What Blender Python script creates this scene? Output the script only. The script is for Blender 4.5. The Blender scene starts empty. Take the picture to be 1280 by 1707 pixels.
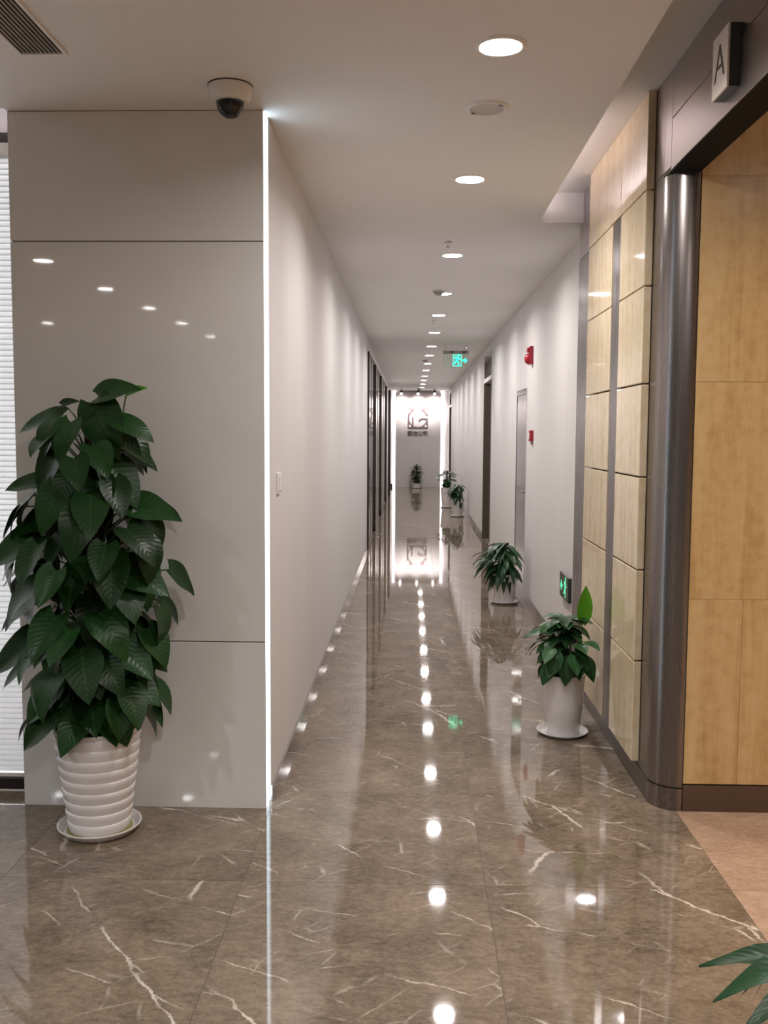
import bpy, bmesh, math, random
from mathutils import Vector, Matrix

PI = math.pi
S = bpy.context.scene
COL = S.collection

# ------------------------------------------------------------------ camera
# photo taken as 1280 x 1707 px, focal length 1595 px
cam_d = bpy.data.cameras.new('camera')
cam = bpy.data.objects.new('camera', cam_d)
COL.objects.link(cam)
cam_d.sensor_fit = 'VERTICAL'
cam_d.sensor_height = 36.0
cam_d.lens = 1594.8 / 1707.0 * 36.0
cam_d.clip_start = 0.05
cam_d.clip_end = 100
YAW, PITCH, ROLL = 0.0280, -0.0815, 0.0055
_f = Vector((-math.sin(YAW) * math.cos(PITCH), math.cos(YAW) * math.cos(PITCH), math.sin(PITCH)))
_r = Vector((math.cos(YAW), math.sin(YAW), 0))
_u = _r.cross(_f)
_r2 = math.cos(ROLL) * _r + math.sin(ROLL) * _u
_u2 = -math.sin(ROLL) * _r + math.cos(ROLL) * _u
_m = Matrix((_r2, _u2, -_f)).transposed().to_4x4()
_m.translation = Vector((0, 0, 1.45))
cam.matrix_world = _m
S.camera = cam

# ------------------------------------------------------------------ world, exposure
w = bpy.data.worlds.new('world')
S.world = w
w.use_nodes = True
w.node_tree.nodes['Background'].inputs[0].default_value = (0.75, 0.82, 1.0, 1)
w.node_tree.nodes['Background'].inputs[1].default_value = 0.6
S.view_settings.view_transform = 'Standard'
S.view_settings.look = 'None'
S.view_settings.gamma = 1
S.view_settings.use_curve_mapping = False
S.view_settings.exposure = 0.75
S.cycles.use_denoising = True
S.cycles.max_bounces = 10
S.cycles.diffuse_bounces = 6
S.cycles.glossy_bounces = 6
S.cycles.transmission_bounces = 6
S.cycles.sample_clamp_indirect = 6.0
S.cycles.caustics_reflective = False
S.cycles.caustics_refractive = False

# light levels
P_DOWN = 9.0        # corridor downlights, W
P_LOBBY = 15.5       # lobby downlights behind the camera
P_WARM = 9.0       # warm downlights in the lift lobby
P_SPOT = 50.0       # spots on the logo wall
P_DAY = 400.0       # daylight outside the window with the blind
E_STRIP = 2.6      # cool corner light strip
E_STRIP_END = 2.4   # strips beside the logo wall
E_COVE = 6.0
C_DOWN = (1.0, 0.945, 0.925)

def sky_light():
    d = bpy.data.lights.new('window_daylight', 'AREA'); d.energy = P_DAY; d.color = (1.0, 0.965, 0.985)
    d.shape = 'RECTANGLE'; d.size = 4.2; d.size_y = 3.0
    o = bpy.data.objects.new('window_daylight', d); COL.objects.link(o)
    o.location = (-3.5, 5.2, 1.6); o.rotation_euler = (-PI / 2, 0, 0)
sky_light()

# ------------------------------------------------------------------ measures
CZ = 2.627           # ceiling
XL, XR = -0.544, 1.009
YN, YE = 3.586, 26.1
XS = 0.948           # face of lift pier
XT = 0.915           # face of its travertine
CV = 2.79            # raised ceiling over the pier

# ------------------------------------------------------------------ materials
def nt(name):
    m = bpy.data.materials.new(name)
    m.use_nodes = True
    t = m.node_tree
    return m, t, t.nodes['Principled BSDF']

def mat(name, col, rough=0.5, metal=0.0, bump=0.0, bscale=60, var=0.0, vscale=(6, 6, 6), spec=0.5, coat=0.0):
    m, t, b = nt(name)
    N, L = t.nodes, t.links
    b.inputs['Base Color'].default_value = (*col, 1)
    b.inputs['Roughness'].default_value = rough
    b.inputs['Metallic'].default_value = metal
    b.inputs['Specular IOR Level'].default_value = spec
    b.inputs['Coat Weight'].default_value = coat
    b.inputs['Coat Roughness'].default_value = 0.03
    g = N.new('ShaderNodeNewGeometry')
    if var > 0:
        mp = N.new('ShaderNodeMapping'); mp.inputs['Scale'].default_value = vscale
        L.new(g.outputs['Position'], mp.inputs['Vector'])
        n = N.new('ShaderNodeTexNoise'); n.inputs['Scale'].default_value = 1.0; n.inputs['Detail'].default_value = 4
        L.new(mp.outputs[0], n.inputs['Vector'])
        r = N.new('ShaderNodeMapRange')
        r.inputs['From Min'].default_value = 0.25; r.inputs['From Max'].default_value = 0.75
        r.inputs['To Min'].default_value = 1 - var; r.inputs['To Max'].default_value = 1 + var
        L.new(n.outputs['Fac'], r.inputs['Value'])
        mx = N.new('ShaderNodeVectorMath'); mx.operation = 'SCALE'
        mx.inputs[0].default_value = col
        L.new(r.outputs[0], mx.inputs['Scale'])
        L.new(mx.outputs[0], b.inputs['Base Color'])
    if bump > 0:
        n2 = N.new('ShaderNodeTexNoise'); n2.inputs['Scale'].default_value = bscale; n2.inputs['Detail'].default_value = 3
        L.new(g.outputs['Position'], n2.inputs['Vector'])
        bp = N.new('ShaderNodeBump'); bp.inputs['Strength'].default_value = bump; bp.inputs['Distance'].default_value = 0.004
        L.new(n2.outputs['Fac'], bp.inputs['Height']); L.new(bp.outputs[0], b.inputs['Normal'])
    return m

def emit(name, col, s):
    m, t, b = nt(name)
    b.inputs['Base Color'].default_value = (*[c * 0.6 for c in col], 1)
    b.inputs['Emission Color'].default_value = (*col, 1)
    b.inputs['Emission Strength'].default_value = s
    return m

def brushed(name, col, rough, stretch, bs=0.06):
    """brushed stainless steel: fine grain along one axis"""
    m, t, b = nt(name)
    N, L = t.nodes, t.links
    b.inputs['Base Color'].default_value = (*col, 1)
    b.inputs['Metallic'].default_value = 1
    g = N.new('ShaderNodeNewGeometry')
    mp = N.new('ShaderNodeMapping'); mp.inputs['Scale'].default_value = stretch
    L.new(g.outputs['Position'], mp.inputs['Vector'])
    n = N.new('ShaderNodeTexNoise'); n.inputs['Scale'].default_value = 1; n.inputs['Detail'].default_value = 5
    L.new(mp.outputs[0], n.inputs['Vector'])
    r = N.new('ShaderNodeMapRange'); r.inputs['To Min'].default_value = rough * 0.9; r.inputs['To Max'].default_value = rough * 1.12
    L.new(n.outputs['Fac'], r.inputs['Value']); L.new(r.outputs[0], b.inputs['Roughness'])
    bp = N.new('ShaderNodeBump'); bp.inputs['Strength'].default_value = bs; bp.inputs['Distance'].default_value = 0.002
    L.new(n.outputs['Fac'], bp.inputs['Height']); L.new(bp.outputs[0], b.inputs['Normal'])
    return m

def marble_mat(name, c_dark, c_light, rough):
    m, t, b = nt(name)
    N, L = t.nodes, t.links
    g = N.new('ShaderNodeNewGeometry'); oi = N.new('ShaderNodeObjectInfo')
    off = N.new('ShaderNodeVectorMath'); off.operation = 'SCALE'
    off.inputs[0].default_value = (37.0, 23.0, 11.0)
    L.new(oi.outputs['Random'], off.inputs['Scale'])
    add = N.new('ShaderNodeVectorMath'); add.operation = 'ADD'
    L.new(g.outputs['Position'], add.inputs[0]); L.new(off.outputs[0], add.inputs[1])
    # ground: brown grey clouds with fine streaks
    def noise(vec, scale, detail, rough_=0.6, dist=0.0):
        n = N.new('ShaderNodeTexNoise'); n.inputs['Scale'].default_value = scale
        n.inputs['Detail'].default_value = detail; n.inputs['Roughness'].default_value = rough_
        n.inputs['Distortion'].default_value = dist
        L.new(vec, n.inputs['Vector']); return n
    def rng(v, a, b_, c=0, d=1):
        r = N.new('ShaderNodeMapRange'); r.inputs['From Min'].default_value = a; r.inputs['From Max'].default_value = b_
        r.inputs['To Min'].default_value = c; r.inputs['To Max'].default_value = d
        L.new(v, r.inputs['Value']); return r.outputs[0]
    def math_(op, a, b_):
        n = N.new('ShaderNodeMath'); n.operation = op
        for i, v in enumerate((a, b_)):
            if isinstance(v, (int, float)): n.inputs[i].default_value = v
            else: L.new(v, n.inputs[i])
        return n.outputs[0]
    cloud = noise(add.outputs[0], 3.2, 8, 0.72, 0.4)
    mp = N.new('ShaderNodeMapping'); mp.inputs['Scale'].default_value = (16, 34, 1); mp.inputs['Rotation'].default_value = (0, 0, 0.25)
    L.new(add.outputs[0], mp.inputs['Vector'])
    streak = noise(mp.outputs[0], 1.6, 6, 0.75, 0.6)
    f = math_('ADD', math_('MULTIPLY', cloud.outputs['Fac'], 0.55), math_('MULTIPLY', streak.outputs['Fac'], 0.45))
    ramp = N.new('ShaderNodeMix'); ramp.data_type = 'RGBA'
    ramp.inputs['A'].default_value = (*c_dark, 1); ramp.inputs['B'].default_value = (*c_light, 1)
    spk = noise(add.outputs[0], 70.0, 4, 0.7)
    f = math_('ADD', f, math_('MULTIPLY', math_('SUBTRACT', spk.outputs['Fac'], 0.5), 0.22))
    L.new(rng(f, 0.36, 0.66), ramp.inputs['Factor'])
    # veins: distorted voronoi edges, masked so they break up
    def veins(scale, rot, sq, width, mlo, mhi, mscale, wob):
        wn = noise(add.outputs[0], 7.0, 5, 0.65)
        sub = N.new('ShaderNodeVectorMath'); sub.operation = 'SUBTRACT'; sub.inputs[1].default_value = (0.5, 0.5, 0.5)
        L.new(wn.outputs['Color'], sub.inputs[0])
        sc = N.new('ShaderNodeVectorMath'); sc.operation = 'SCALE'; sc.inputs['Scale'].default_value = wob
        L.new(sub.outputs[0], sc.inputs[0])
        ad = N.new('ShaderNodeVectorMath'); ad.operation = 'ADD'
        L.new(add.outputs[0], ad.inputs[0]); L.new(sc.outputs[0], ad.inputs[1])
        mpp = N.new('ShaderNodeMapping'); mpp.vector_type = 'TEXTURE'; mpp.inputs['Rotation'].default_value = (0, 0, rot); mpp.inputs['Scale'].default_value = (1 / scale, 1 / (scale * sq), 1.0)
        L.new(ad.outputs[0], mpp.inputs['Vector'])
        v = N.new('ShaderNodeTexVoronoi'); v.feature = 'DISTANCE_TO_EDGE'; v.voronoi_dimensions = '2D'
        v.inputs['Scale'].default_value = 1.0
        L.new(mpp.outputs[0], v.inputs['Vector'])
        fine = noise(add.outputs[0], 38.0, 3)
        wd = math_('MULTIPLY', rng(fine.outputs['Fac'], 0.3, 0.7, 0.25, 1.6), width)
        line = math_('SUBTRACT', 1.0, math_('MINIMUM', math_('DIVIDE', v.outputs['Distance'], wd), 1.0))
        mk = noise(add.outputs[0], mscale, 3, 0.55)
        return math_('MULTIPLY', rng(line, 0.0, 0.7), rng(mk.outputs['Fac'], mlo, mhi))
    v1 = veins(1.7, 0.70, 0.22, 0.0085, 0.50, 0.60, 2.4, 0.07)
    v2 = veins(3.8, 1.15, 0.26, 0.012, 0.53, 0.63, 4.2, 0.06)
    v3 = veins(11.0, -0.9, 0.35, 0.034, 0.53, 0.68, 6.0, 0.04)
    vv = math_('MINIMUM', math_('ADD', math_('ADD', v1, math_('MULTIPLY', v2, 0.8)), math_('MULTIPLY', v3, 0.5)), 1.0)
    mx = N.new('ShaderNodeMix'); mx.data_type = 'RGBA'
    mx.inputs['B'].default_value = (0.62, 0.57, 0.50, 1)
    L.new(math_('MULTIPLY', vv, 0.9), mx.inputs['Factor']); L.new(ramp.outputs['Result'], mx.inputs['A'])
    L.new(mx.outputs['Result'], b.inputs['Base Color'])
    b.inputs['Roughness'].default_value = rough
    b.inputs['IOR'].default_value = 1.52
    return m

def travertine(name, c1, c2, c3, rough):
    m, t, b = nt(name)
    N, L = t.nodes, t.links
    g = N.new('ShaderNodeNewGeometry'); oi = N.new('ShaderNodeObjectInfo')
    off = N.new('ShaderNodeVectorMath'); off.operation = 'SCALE'; off.inputs[0].default_value = (17, 9, 31)
    L.new(oi.outputs['Random'], off.inputs['Scale'])
    add = N.new('ShaderNodeVectorMath'); add.operation = 'ADD'
    L.new(g.outputs['Position'], add.inputs[0]); L.new(off.outputs[0], add.inputs[1])
    mp = N.new('ShaderNodeMapping'); mp.inputs['Scale'].default_value = (16, 16, 1.5)
    L.new(add.outputs[0], mp.inputs['Vector'])
    n = N.new('ShaderNodeTexNoise'); n.inputs['Scale'].default_value = 1.0; n.inputs['Detail'].default_value = 7
    n.inputs['Roughness'].default_value = 0.62; n.inputs['Distortion'].default_value = 0.5
    L.new(mp.outputs[0], n.inputs['Vector'])
    n2 = N.new('ShaderNodeTexNoise'); n2.inputs['Scale'].default_value = 22; n2.inputs['Detail'].default_value = 6
    L.new(add.outputs[0], n2.inputs['Vector'])
    ma = N.new('ShaderNodeMath'); ma.operation = 'MULTIPLY_ADD'; ma.inputs[1].default_value = 0.35
    L.new(n2.outputs['Fac'], ma.inputs[0])
    mb = N.new('ShaderNodeMath'); mb.operation = 'MULTIPLY'; mb.inputs[1].default_value = 0.65
    L.new(n.outputs['Fac'], mb.inputs[0]); L.new(mb.outputs[0], ma.inputs[2])
    r = N.new('ShaderNodeValToRGB')
    e = r.color_ramp.elements
    e[0].position = 0.36; e[0].color = (*c1, 1)
    e[1].position = 0.66; e[1].color = (*c3, 1)
    k = e.new(0.5); k.color = (*c2, 1)
    L.new(ma.outputs[0], r.inputs['Fac']); L.new(r.outputs['Color'], b.inputs['Base Color'])
    b.inputs['Roughness'].default_value = rough
    return m

def leaf_mat(name, base, rib, rough=0.36):
    m, t, b = nt(name)
    N, L = t.nodes, t.links
    tc = N.new('ShaderNodeTexCoord'); oi = N.new('ShaderNodeObjectInfo')
    uv = N.new('ShaderNodeUVMap'); uv.uv_map = 'UVMap'
    sx = N.new('ShaderNodeSeparateXYZ'); L.new(uv.outputs[0], sx.inputs[0])
    ab = N.new('ShaderNodeMath'); ab.operation = 'SUBTRACT'; ab.inputs[1].default_value = 0.5
    L.new(sx.outputs['X'], ab.inputs[0])
    a2 = N.new('ShaderNodeMath'); a2.operation = 'ABSOLUTE'; L.new(ab.outputs[0], a2.inputs[0])
    mr = N.new('ShaderNodeMapRange'); mr.inputs['From Min'].default_value = 0.0; mr.inputs['From Max'].default_value = 0.035
    mr.inputs['To Min'].default_value = 0.7; mr.inputs['To Max'].default_value = 0.0
    L.new(a2.outputs[0], mr.inputs['Value'])
    # side veins running obliquely off the midrib
    sv = N.new('ShaderNodeMath'); sv.operation = 'MULTIPLY_ADD'; sv.inputs[1].default_value = -0.5
    L.new(a2.outputs[0], sv.inputs[0]); L.new(sx.outputs['Y'], sv.inputs[2])
    sn = N.new('ShaderNodeMath'); sn.operation = 'MULTIPLY'; sn.inputs[1].default_value = 62
    L.new(sv.outputs[0], sn.inputs[0])
    si = N.new('ShaderNodeMath'); si.operation = 'SINE'; L.new(sn.outputs[0], si.inputs[0])
    bp = N.new('ShaderNodeBump'); bp.inputs['Strength'].default_value = 0.10; bp.inputs['Distance'].default_value = 0.003
    L.new(si.outputs[0], bp.inputs['Height']); L.new(bp.outputs[0], b.inputs['Normal'])
    vr = N.new('ShaderNodeMapRange'); vr.inputs['To Min'].default_value = 0.6; vr.inputs['To Max'].default_value = 1.5
    L.new(oi.outputs['Random'], vr.inputs['Value'])
    sc = N.new('ShaderNodeVectorMath'); sc.operation = 'SCALE'; sc.inputs[0].default_value = base
    L.new(vr.outputs[0], sc.inputs['Scale'])
    mx = N.new('ShaderNodeMix'); mx.data_type = 'RGBA'; mx.inputs['B'].default_value = (*rib, 1)
    L.new(mr.outputs[0], mx.inputs['Factor']); L.new(sc.outputs[0], mx.inputs['A'])
    L.new(mx.outputs['Result'], b.inputs['Base Color'])
    b.inputs['Roughness'].default_value = rough
    b.inputs['Specular IOR Level'].default_value = 0.28
    return m

M = {}
M['marble'] = marble_mat('brown_marble', (0.085, 0.065, 0.046), (0.285, 0.225, 0.165), 0.035)
M['marble_pink'] = marble_mat('pink_brown_marble', (0.28, 0.19, 0.135), (0.50, 0.37, 0.275), 0.05)
M['grout'] = mat('dark_grout', (0.10, 0.08, 0.065), 0.7, bump=0.2)
M['ceiling'] = mat('ceiling_paint', (0.78, 0.765, 0.765), 0.75, bump=0.05, bscale=200)
M['glosspanel'] = mat('glossy_cream_panel', (0.68, 0.685, 0.675), 0.03, var=0.02, spec=0.5)
M['core'] = mat('wall_core', (0.30, 0.28, 0.26), 0.8, bump=0.1)
M['vinyl'] = mat('striped_wallcovering', (0.66, 0.635, 0.63), 0.55, var=0.055, vscale=(55, 38, 0.15), bump=0.06, bscale=120, spec=0.35)
M['lobbywall'] = mat('lobby_wall', (0.42, 0.39, 0.36), 0.5, var=0.05, vscale=(3, 3, 1))
M['steel'] = brushed('brushed_steel', (0.27, 0.245, 0.24), 0.27, (160, 160, 1.5), 0.006)
M['steel_h'] = brushed('brushed_steel_header', (0.47, 0.435, 0.44), 0.30, (3, 3, 260))
M['steel_dark'] = brushed('bronze_steel', (0.20, 0.175, 0.16), 0.30, (2, 2, 200))
M['mirror'] = brushed('polished_steel', (0.62, 0.60, 0.61), 0.10, (3, 3, 160))
M['cab'] = brushed('cabinet_steel', (0.34, 0.32, 0.32), 0.13, (3, 3, 120))
M['black'] = mat('black_soffit', (0.010, 0.010, 0.009), 0.7, bump=0.05, spec=0.15)
M['trav'] = travertine('travertine', (0.62, 0.49, 0.31), (0.72, 0.59, 0.40), (0.78, 0.67, 0.50), 0.06)
M['trav_warm'] = travertine('amber_travertine', (0.44, 0.29, 0.125), (0.54, 0.385, 0.185), (0.60, 0.45, 0.24), 0.22)
M['white_paint'] = mat('white_enamel', (0.80, 0.79, 0.77), 0.35, bump=0.03)
M['white_plastic'] = mat('white_plastic', (0.76, 0.75, 0.73), 0.4, bump=0.03)
M['grey_plastic'] = mat('grey_plastic', (0.36, 0.34, 0.33), 0.5, bump=0.05)
M['grille'] = mat('pale_speaker_mesh', (0.58, 0.55, 0.54), 0.6, bump=0.3, bscale=500)
M['dark_plastic'] = mat('smoked_dome', (0.012, 0.013, 0.017), 0.06, bump=0.01)
M['ceramic'] = mat('white_glazed_ceramic', (0.74, 0.72, 0.72), 0.16, var=0.03, coat=0.4)
M['soil'] = mat('dark_potting_soil', (0.018, 0.013, 0.010), 0.95, bump=1.0, bscale=90, var=0.4, vscale=(60, 60, 60))
M['moss'] = mat('brown_coir_pole', (0.030, 0.020, 0.013), 0.95, bump=1.0, bscale=120, var=0.4, vscale=(60, 60, 20))
M['stem'] = mat('green_stem', (0.035, 0.075, 0.022), 0.4, bump=0.1)
M['water'] = mat('saucer_water', (0.33, 0.33, 0.14), 0.03, bump=0.02)
M['leaf_dark'] = leaf_mat('dark_pothos_leaf', (0.009, 0.038, 0.008), (0.03, 0.08, 0.02))
M['leaf_mid'] = leaf_mat('mid_green_leaf', (0.014, 0.056, 0.014), (0.04, 0.11, 0.03))
M['leaf_new'] = leaf_mat('fresh_leaf', (0.075, 0.25, 0.012), (0.16, 0.36, 0.04))
M['leaf_lily'] = leaf_mat('lily_leaf', (0.011, 0.040, 0.014), (0.03, 0.07, 0.025))
M['leaf_bronze'] = leaf_mat('bronze_leaf', (0.060, 0.050, 0.026), (0.12, 0.07, 0.04), 0.4)
M['blind'], _t, _b = nt('white_blind_slat')
_b.inputs['Base Color'].default_value = (0.85, 0.85, 0.86, 1); _b.inputs['Roughness'].default_value = 0.45
_tl = _t.nodes.new('ShaderNodeBsdfTranslucent'); _tl.inputs['Color'].default_value = (0.85, 0.85, 0.87, 1)
_ms = _t.nodes.new('ShaderNodeMixShader'); _ms.inputs[0].default_value = 0.45
_t.links.new(_b.outputs[0], _ms.inputs[1]); _t.links.new(_tl.outputs[0], _ms.inputs[2]); _t.links.new(_ms.outputs[0], _t.nodes['Material Output'].inputs['Surface'])
M['frame_dark'] = mat('dark_bronze_frame', (0.022, 0.015, 0.016), 0.3, bump=0.02)
M['olive'] = mat('olive_door_leaf', (0.085, 0.075, 0.055), 0.45, var=0.08, vscale=(20, 20, 2))
M['red'] = mat('red_plastic', (0.34, 0.006, 0.025), 0.3, bump=0.03)
M['logo'] = mat('grey_metal_logo', (0.20, 0.155, 0.155), 0.4, 0.3, bump=0.03)
M['sign_black'] = mat('sign_black', (0.012, 0.022, 0.018), 0.3, bump=0.02)
M['sign_side'] = mat('slate_sign_side', (0.05, 0.06, 0.065), 0.35, bump=0.02)
M['sign_face'] = mat('cream_sign_face', (0.88, 0.79, 0.73), 0.4, bump=0.02)
M['ink'] = mat('grey_lettering', (0.10, 0.08, 0.065), 0.5, bump=0.02)
M['green_glow'] = emit('green_exit_glow', (0.02, 1.0, 0.52), 1.6)
M['green_low'] = emit('green_floor_sign_glow', (0.10, 0.75, 0.38), 0.8)
M['strip'] = emit('cool_light_strip', (0.70, 0.88, 1.0), E_STRIP)
M['strip_end'] = emit('white_light_strip', (1.0, 0.93, 0.95), E_STRIP_END)
M['cove'] = emit('pinkish_cove_light', (1.0, 0.86, 0.86), E_COVE)
M['lens'] = emit('downlight_lens', (1.0, 0.96, 0.94), 34.0)
M['lens_spot'] = emit('spot_lens', (1.0, 0.95, 0.92), 14.0)

def glass_mat(name, tint, transp, rough=0.02):
    m, t, b = nt(name)
    N, L = t.nodes, t.links
    b.inputs['Base Color'].default_value = (*tint, 1)
    b.inputs['Roughness'].default_value = rough
    tr = N.new('ShaderNodeBsdfTransparent'); tr.inputs['Color'].default_value = (*[min(1, c * 1.2) for c in tint], 1)
    mx = N.new('ShaderNodeMixShader')
    fr = N.new('ShaderNodeFresnel'); fr.inputs['IOR'].default_value = 1.5
    gl = N.new('ShaderNodeBsdfGlossy'); gl.inputs['Roughness'].default_value = rough
    g2 = N.new('ShaderNodeMixShader')
    mx.inputs[0].default_value = transp
    L.new(b.outputs[0], mx.inputs[1]); L.new(tr.outputs[0], mx.inputs[2])
    L.new(fr.outputs[0], g2.inputs[0]); L.new(mx.outputs[0], g2.inputs[1]); L.new(gl.outputs[0], g2.inputs[2])
    out = N['Material Output']
    L.new(g2.outputs[0], out.inputs['Surface'])
    return m
M['glass'] = glass_mat('clear_pane', (0.8, 0.82, 0.8), 0.9)
M['glass_frost'] = glass_mat('frosted_pane', (0.62, 0.59, 0.58), 0.12)
M['acrylic'] = glass_mat('clear_acrylic', (0.78, 0.84, 0.80), 0.9)

# ------------------------------------------------------------------ mesh helpers
def bx(bm, x0, x1, y0, y1, z0, z1, mi=0):
    v = [bm.verts.new((x, y, z)) for z in (z0, z1) for y in (y0, y1) for x in (x0, x1)]
    for q in ((0, 2, 3, 1), (4, 5, 7, 6), (0, 1, 5, 4), (2, 6, 7, 3), (0, 4, 6, 2), (1, 3, 7, 5)):
        f = bm.faces.new([v[i] for i in q]); f.material_index = mi
    return bm

def box(x0, x1, y0, y1, z0, z1, bev=0.0):
    bm = bmesh.new(); bx(bm, x0, x1, y0, y1, z0, z1)
    if bev > 0:
        bmesh.ops.bevel(bm, geom=bm.edges[:], offset=bev, segments=2, affect='EDGES', profile=0.5)
    return bm

def lathe(prof, seg=32, c=(0, 0, 0), cap=True):
    """prof: list of (r, z) from bottom to top"""
    bm = bmesh.new(); rings = []
    for r, z in prof:
        if r < 1e-6:
            rings.append([bm.verts.new((c[0], c[1], c[2] + z))])
        else:
            rings.append([bm.verts.new((c[0] + r * math.cos(2 * PI * i / seg), c[1] + r * math.sin(2 * PI * i / seg), c[2] + z)) for i in range(seg)])
    for a, b in zip(rings, rings[1:]):
        for i in range(seg):
            j = (i + 1) % seg
            if len(a) == 1 and len(b) == 1: continue
            if len(a) == 1: bm.faces.new((a[0], b[j], b[i]))
            elif len(b) == 1: bm.faces.new((a[i], a[j], b[0]))
            else: bm.faces.new((a[i], a[j], b[j], b[i]))
    if cap:
        if len(rings[0]) > 1: bm.faces.new(list(reversed(rings[0])))
        if len(rings[-1]) > 1: bm.faces.new(rings[-1])
    return bm

def tube(bm, pts, r0, r1, seg=6):
    pts = [Vector(p) for p in pts]; n = len(pts); rings = []
    for i, p in enumerate(pts):
        d = (pts[min(i + 1, n - 1)] - pts[max(i - 1, 0)]).normalized()
        a = d.orthogonal().normalized(); b = d.cross(a)
        r = r0 + (r1 - r0) * i / max(1, n - 1)
        rings.append([bm.verts.new(p + a * (r * math.cos(2 * PI * k / seg)) + b * (r * math.sin(2 * PI * k / seg))) for k in range(seg)])
    for a, b in zip(rings, rings[1:]):
        for k in range(seg):
            bm.faces.new((a[k], a[(k + 1) % seg], b[(k + 1) % seg], b[k]))
    bm.faces.new(list(reversed(rings[0]))); bm.faces.new(rings[-1])
    return bm

def prism(pts2, t, frame):
    """2D outline pts2 extruded by t; frame maps (u, v, w) to world"""
    bm = bmesh.new()
    a = [bm.verts.new(frame(u, v, 0)) for u, v in pts2]; b = [bm.verts.new(frame(u, v, t)) for u, v in pts2]
    n = len(pts2)
    bm.faces.new(a); bm.faces.new(list(reversed(b)))
    for i in range(n):
        bm.faces.new((a[i], b[i], b[(i + 1) % n], a[(i + 1) % n]))
    return bm

def obj(name, bm, m, parent=None, smooth=False):
    bmesh.ops.recalc_face_normals(bm, faces=bm.faces[:])
    me = bpy.data.meshes.new(name); bm.to_mesh(me); bm.free()
    if smooth:
        me.polygons.foreach_set('use_smooth', [True] * len(me.polygons))
        me.set_sharp_from_angle(angle=math.radians(38))
    me.materials.append(m)
    o = bpy.data.objects.new(name, me); COL.objects.link(o)
    if parent: o.parent = parent
    return o

def inst(name, me, parent=None):
    o = bpy.data.objects.new(name, me); COL.objects.link(o)
    if parent: o.parent = parent
    return o

def struct(name, bm=None, m=None, label=None):
    if bm is None:
        o = bpy.data.objects.new(name, None); COL.objects.link(o)
    else:
        o = obj(name, bm, m)
    o['kind'] = 'structure'
    if label: o['label'] = label
    return o

def thing(name, label, cat, loc=(0, 0, 0), rz=0, group=None):
    o = bpy.data.objects.new(name, None); COL.objects.link(o)
    o.location = loc; o.rotation_euler = (0, 0, rz); o.empty_display_size = 0.05
    o['label'] = label; o['category'] = cat
    if group: o['group'] = group
    return o

def lamp(name, kind, loc, energy, col, parent=None, rot=(0, 0, 0), **kw):
    d = bpy.data.lights.new(name, kind); d.energy = energy; d.color = col
    for k, v in kw.items(): setattr(d, k, v)
    o = bpy.data.objects.new(name, d); COL.objects.link(o)
    o.location = loc; o.rotation_euler = rot
    if parent: o.parent = parent
    return o

def copy_tree(o, parent=None):
    c = o.copy(); COL.objects.link(c)
    if parent: c.parent = parent
    for ch in list(o.children): copy_tree(ch, c)
    return c

# ------------------------------------------------------------------ floor
floor = struct('floor', box(-5.4, 4.2, -7.2, 27.2, -0.06, -0.0015), M['grout'], 'polished brown marble floor with pale veins')
TW = 0.785
def tile_mesh(wx, wy, m):
    g = 0.0009
    bm = box(g, wx - g, g, wy - g, -0.012, 0.0)
    me = bpy.data.meshes.new('tile'); bmesh.ops.recalc_face_normals(bm, faces=bm.faces[:]); bm.to_mesh(me); bm.free(); me.materials.append(m)
    return me
tm_b = tile_mesh(TW, TW, M['marble']); tm_p = tile_mesh(TW, TW, M['marble_pink'])
for i in range(-7, 5):
    x = 0.25 + TW * i
    for j in range(-9, 30):
        y = 3.77 + TW * j
        if y > 26.0: continue
        if y >= 3.7 and not (-2 <= i <= 0): continue
        pink = (i >= 1)
        o = inst('tile', tm_p if pink else tm_b, floor); o.location = (x, y, 0)
struct('trim_1', box(XL + 0.003, XR - 0.003, 13.375, 13.40, -0.001, 0.0015), M['mirror'], 'thin metal threshold strip across the corridor floor')

# ------------------------------------------------------------------ ceiling
bm = bmesh.new()
bx(bm, -5.4, 0.70, -7.2, 3.56, CZ, CZ + 0.07)
bx(bm, -1.498, 0.70, 3.56, 5.463, CZ, CZ + 0.07)
bx(bm, -5.4, -1.498, 3.40, 3.90, CZ + 0.12, CZ + 0.17)   # recess over the window
bx(bm, -5.4, -1.498, 3.80, 3.90, CZ - 0.012, CZ + 0.12)
bx(bm, -5.4, 1.4, 5.463, 27.2, CZ, CZ + 0.07)
bx(bm, 0.60, 1.06, -7.2, 5.72, CV, CV + 0.05)      # raised strip over the pier
bx(bm, 0.58, 0.60, -7.2, 5.72, CZ + 0.07, CV + 0.05)
bx(bm, 0.60, 1.06, 5.463, 5.483, CZ + 0.07, CV + 0.05)
ceil = struct('ceiling', bm, M['ceiling'], 'plain painted ceiling with a raised strip over the lift pier')
struct('trim_2', box(0.615, 0.640, 4.1, 5.455, CZ + 0.071, CZ + 0.083), M['cove'], 'pinkish light strip hidden in the ceiling recess')

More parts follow.
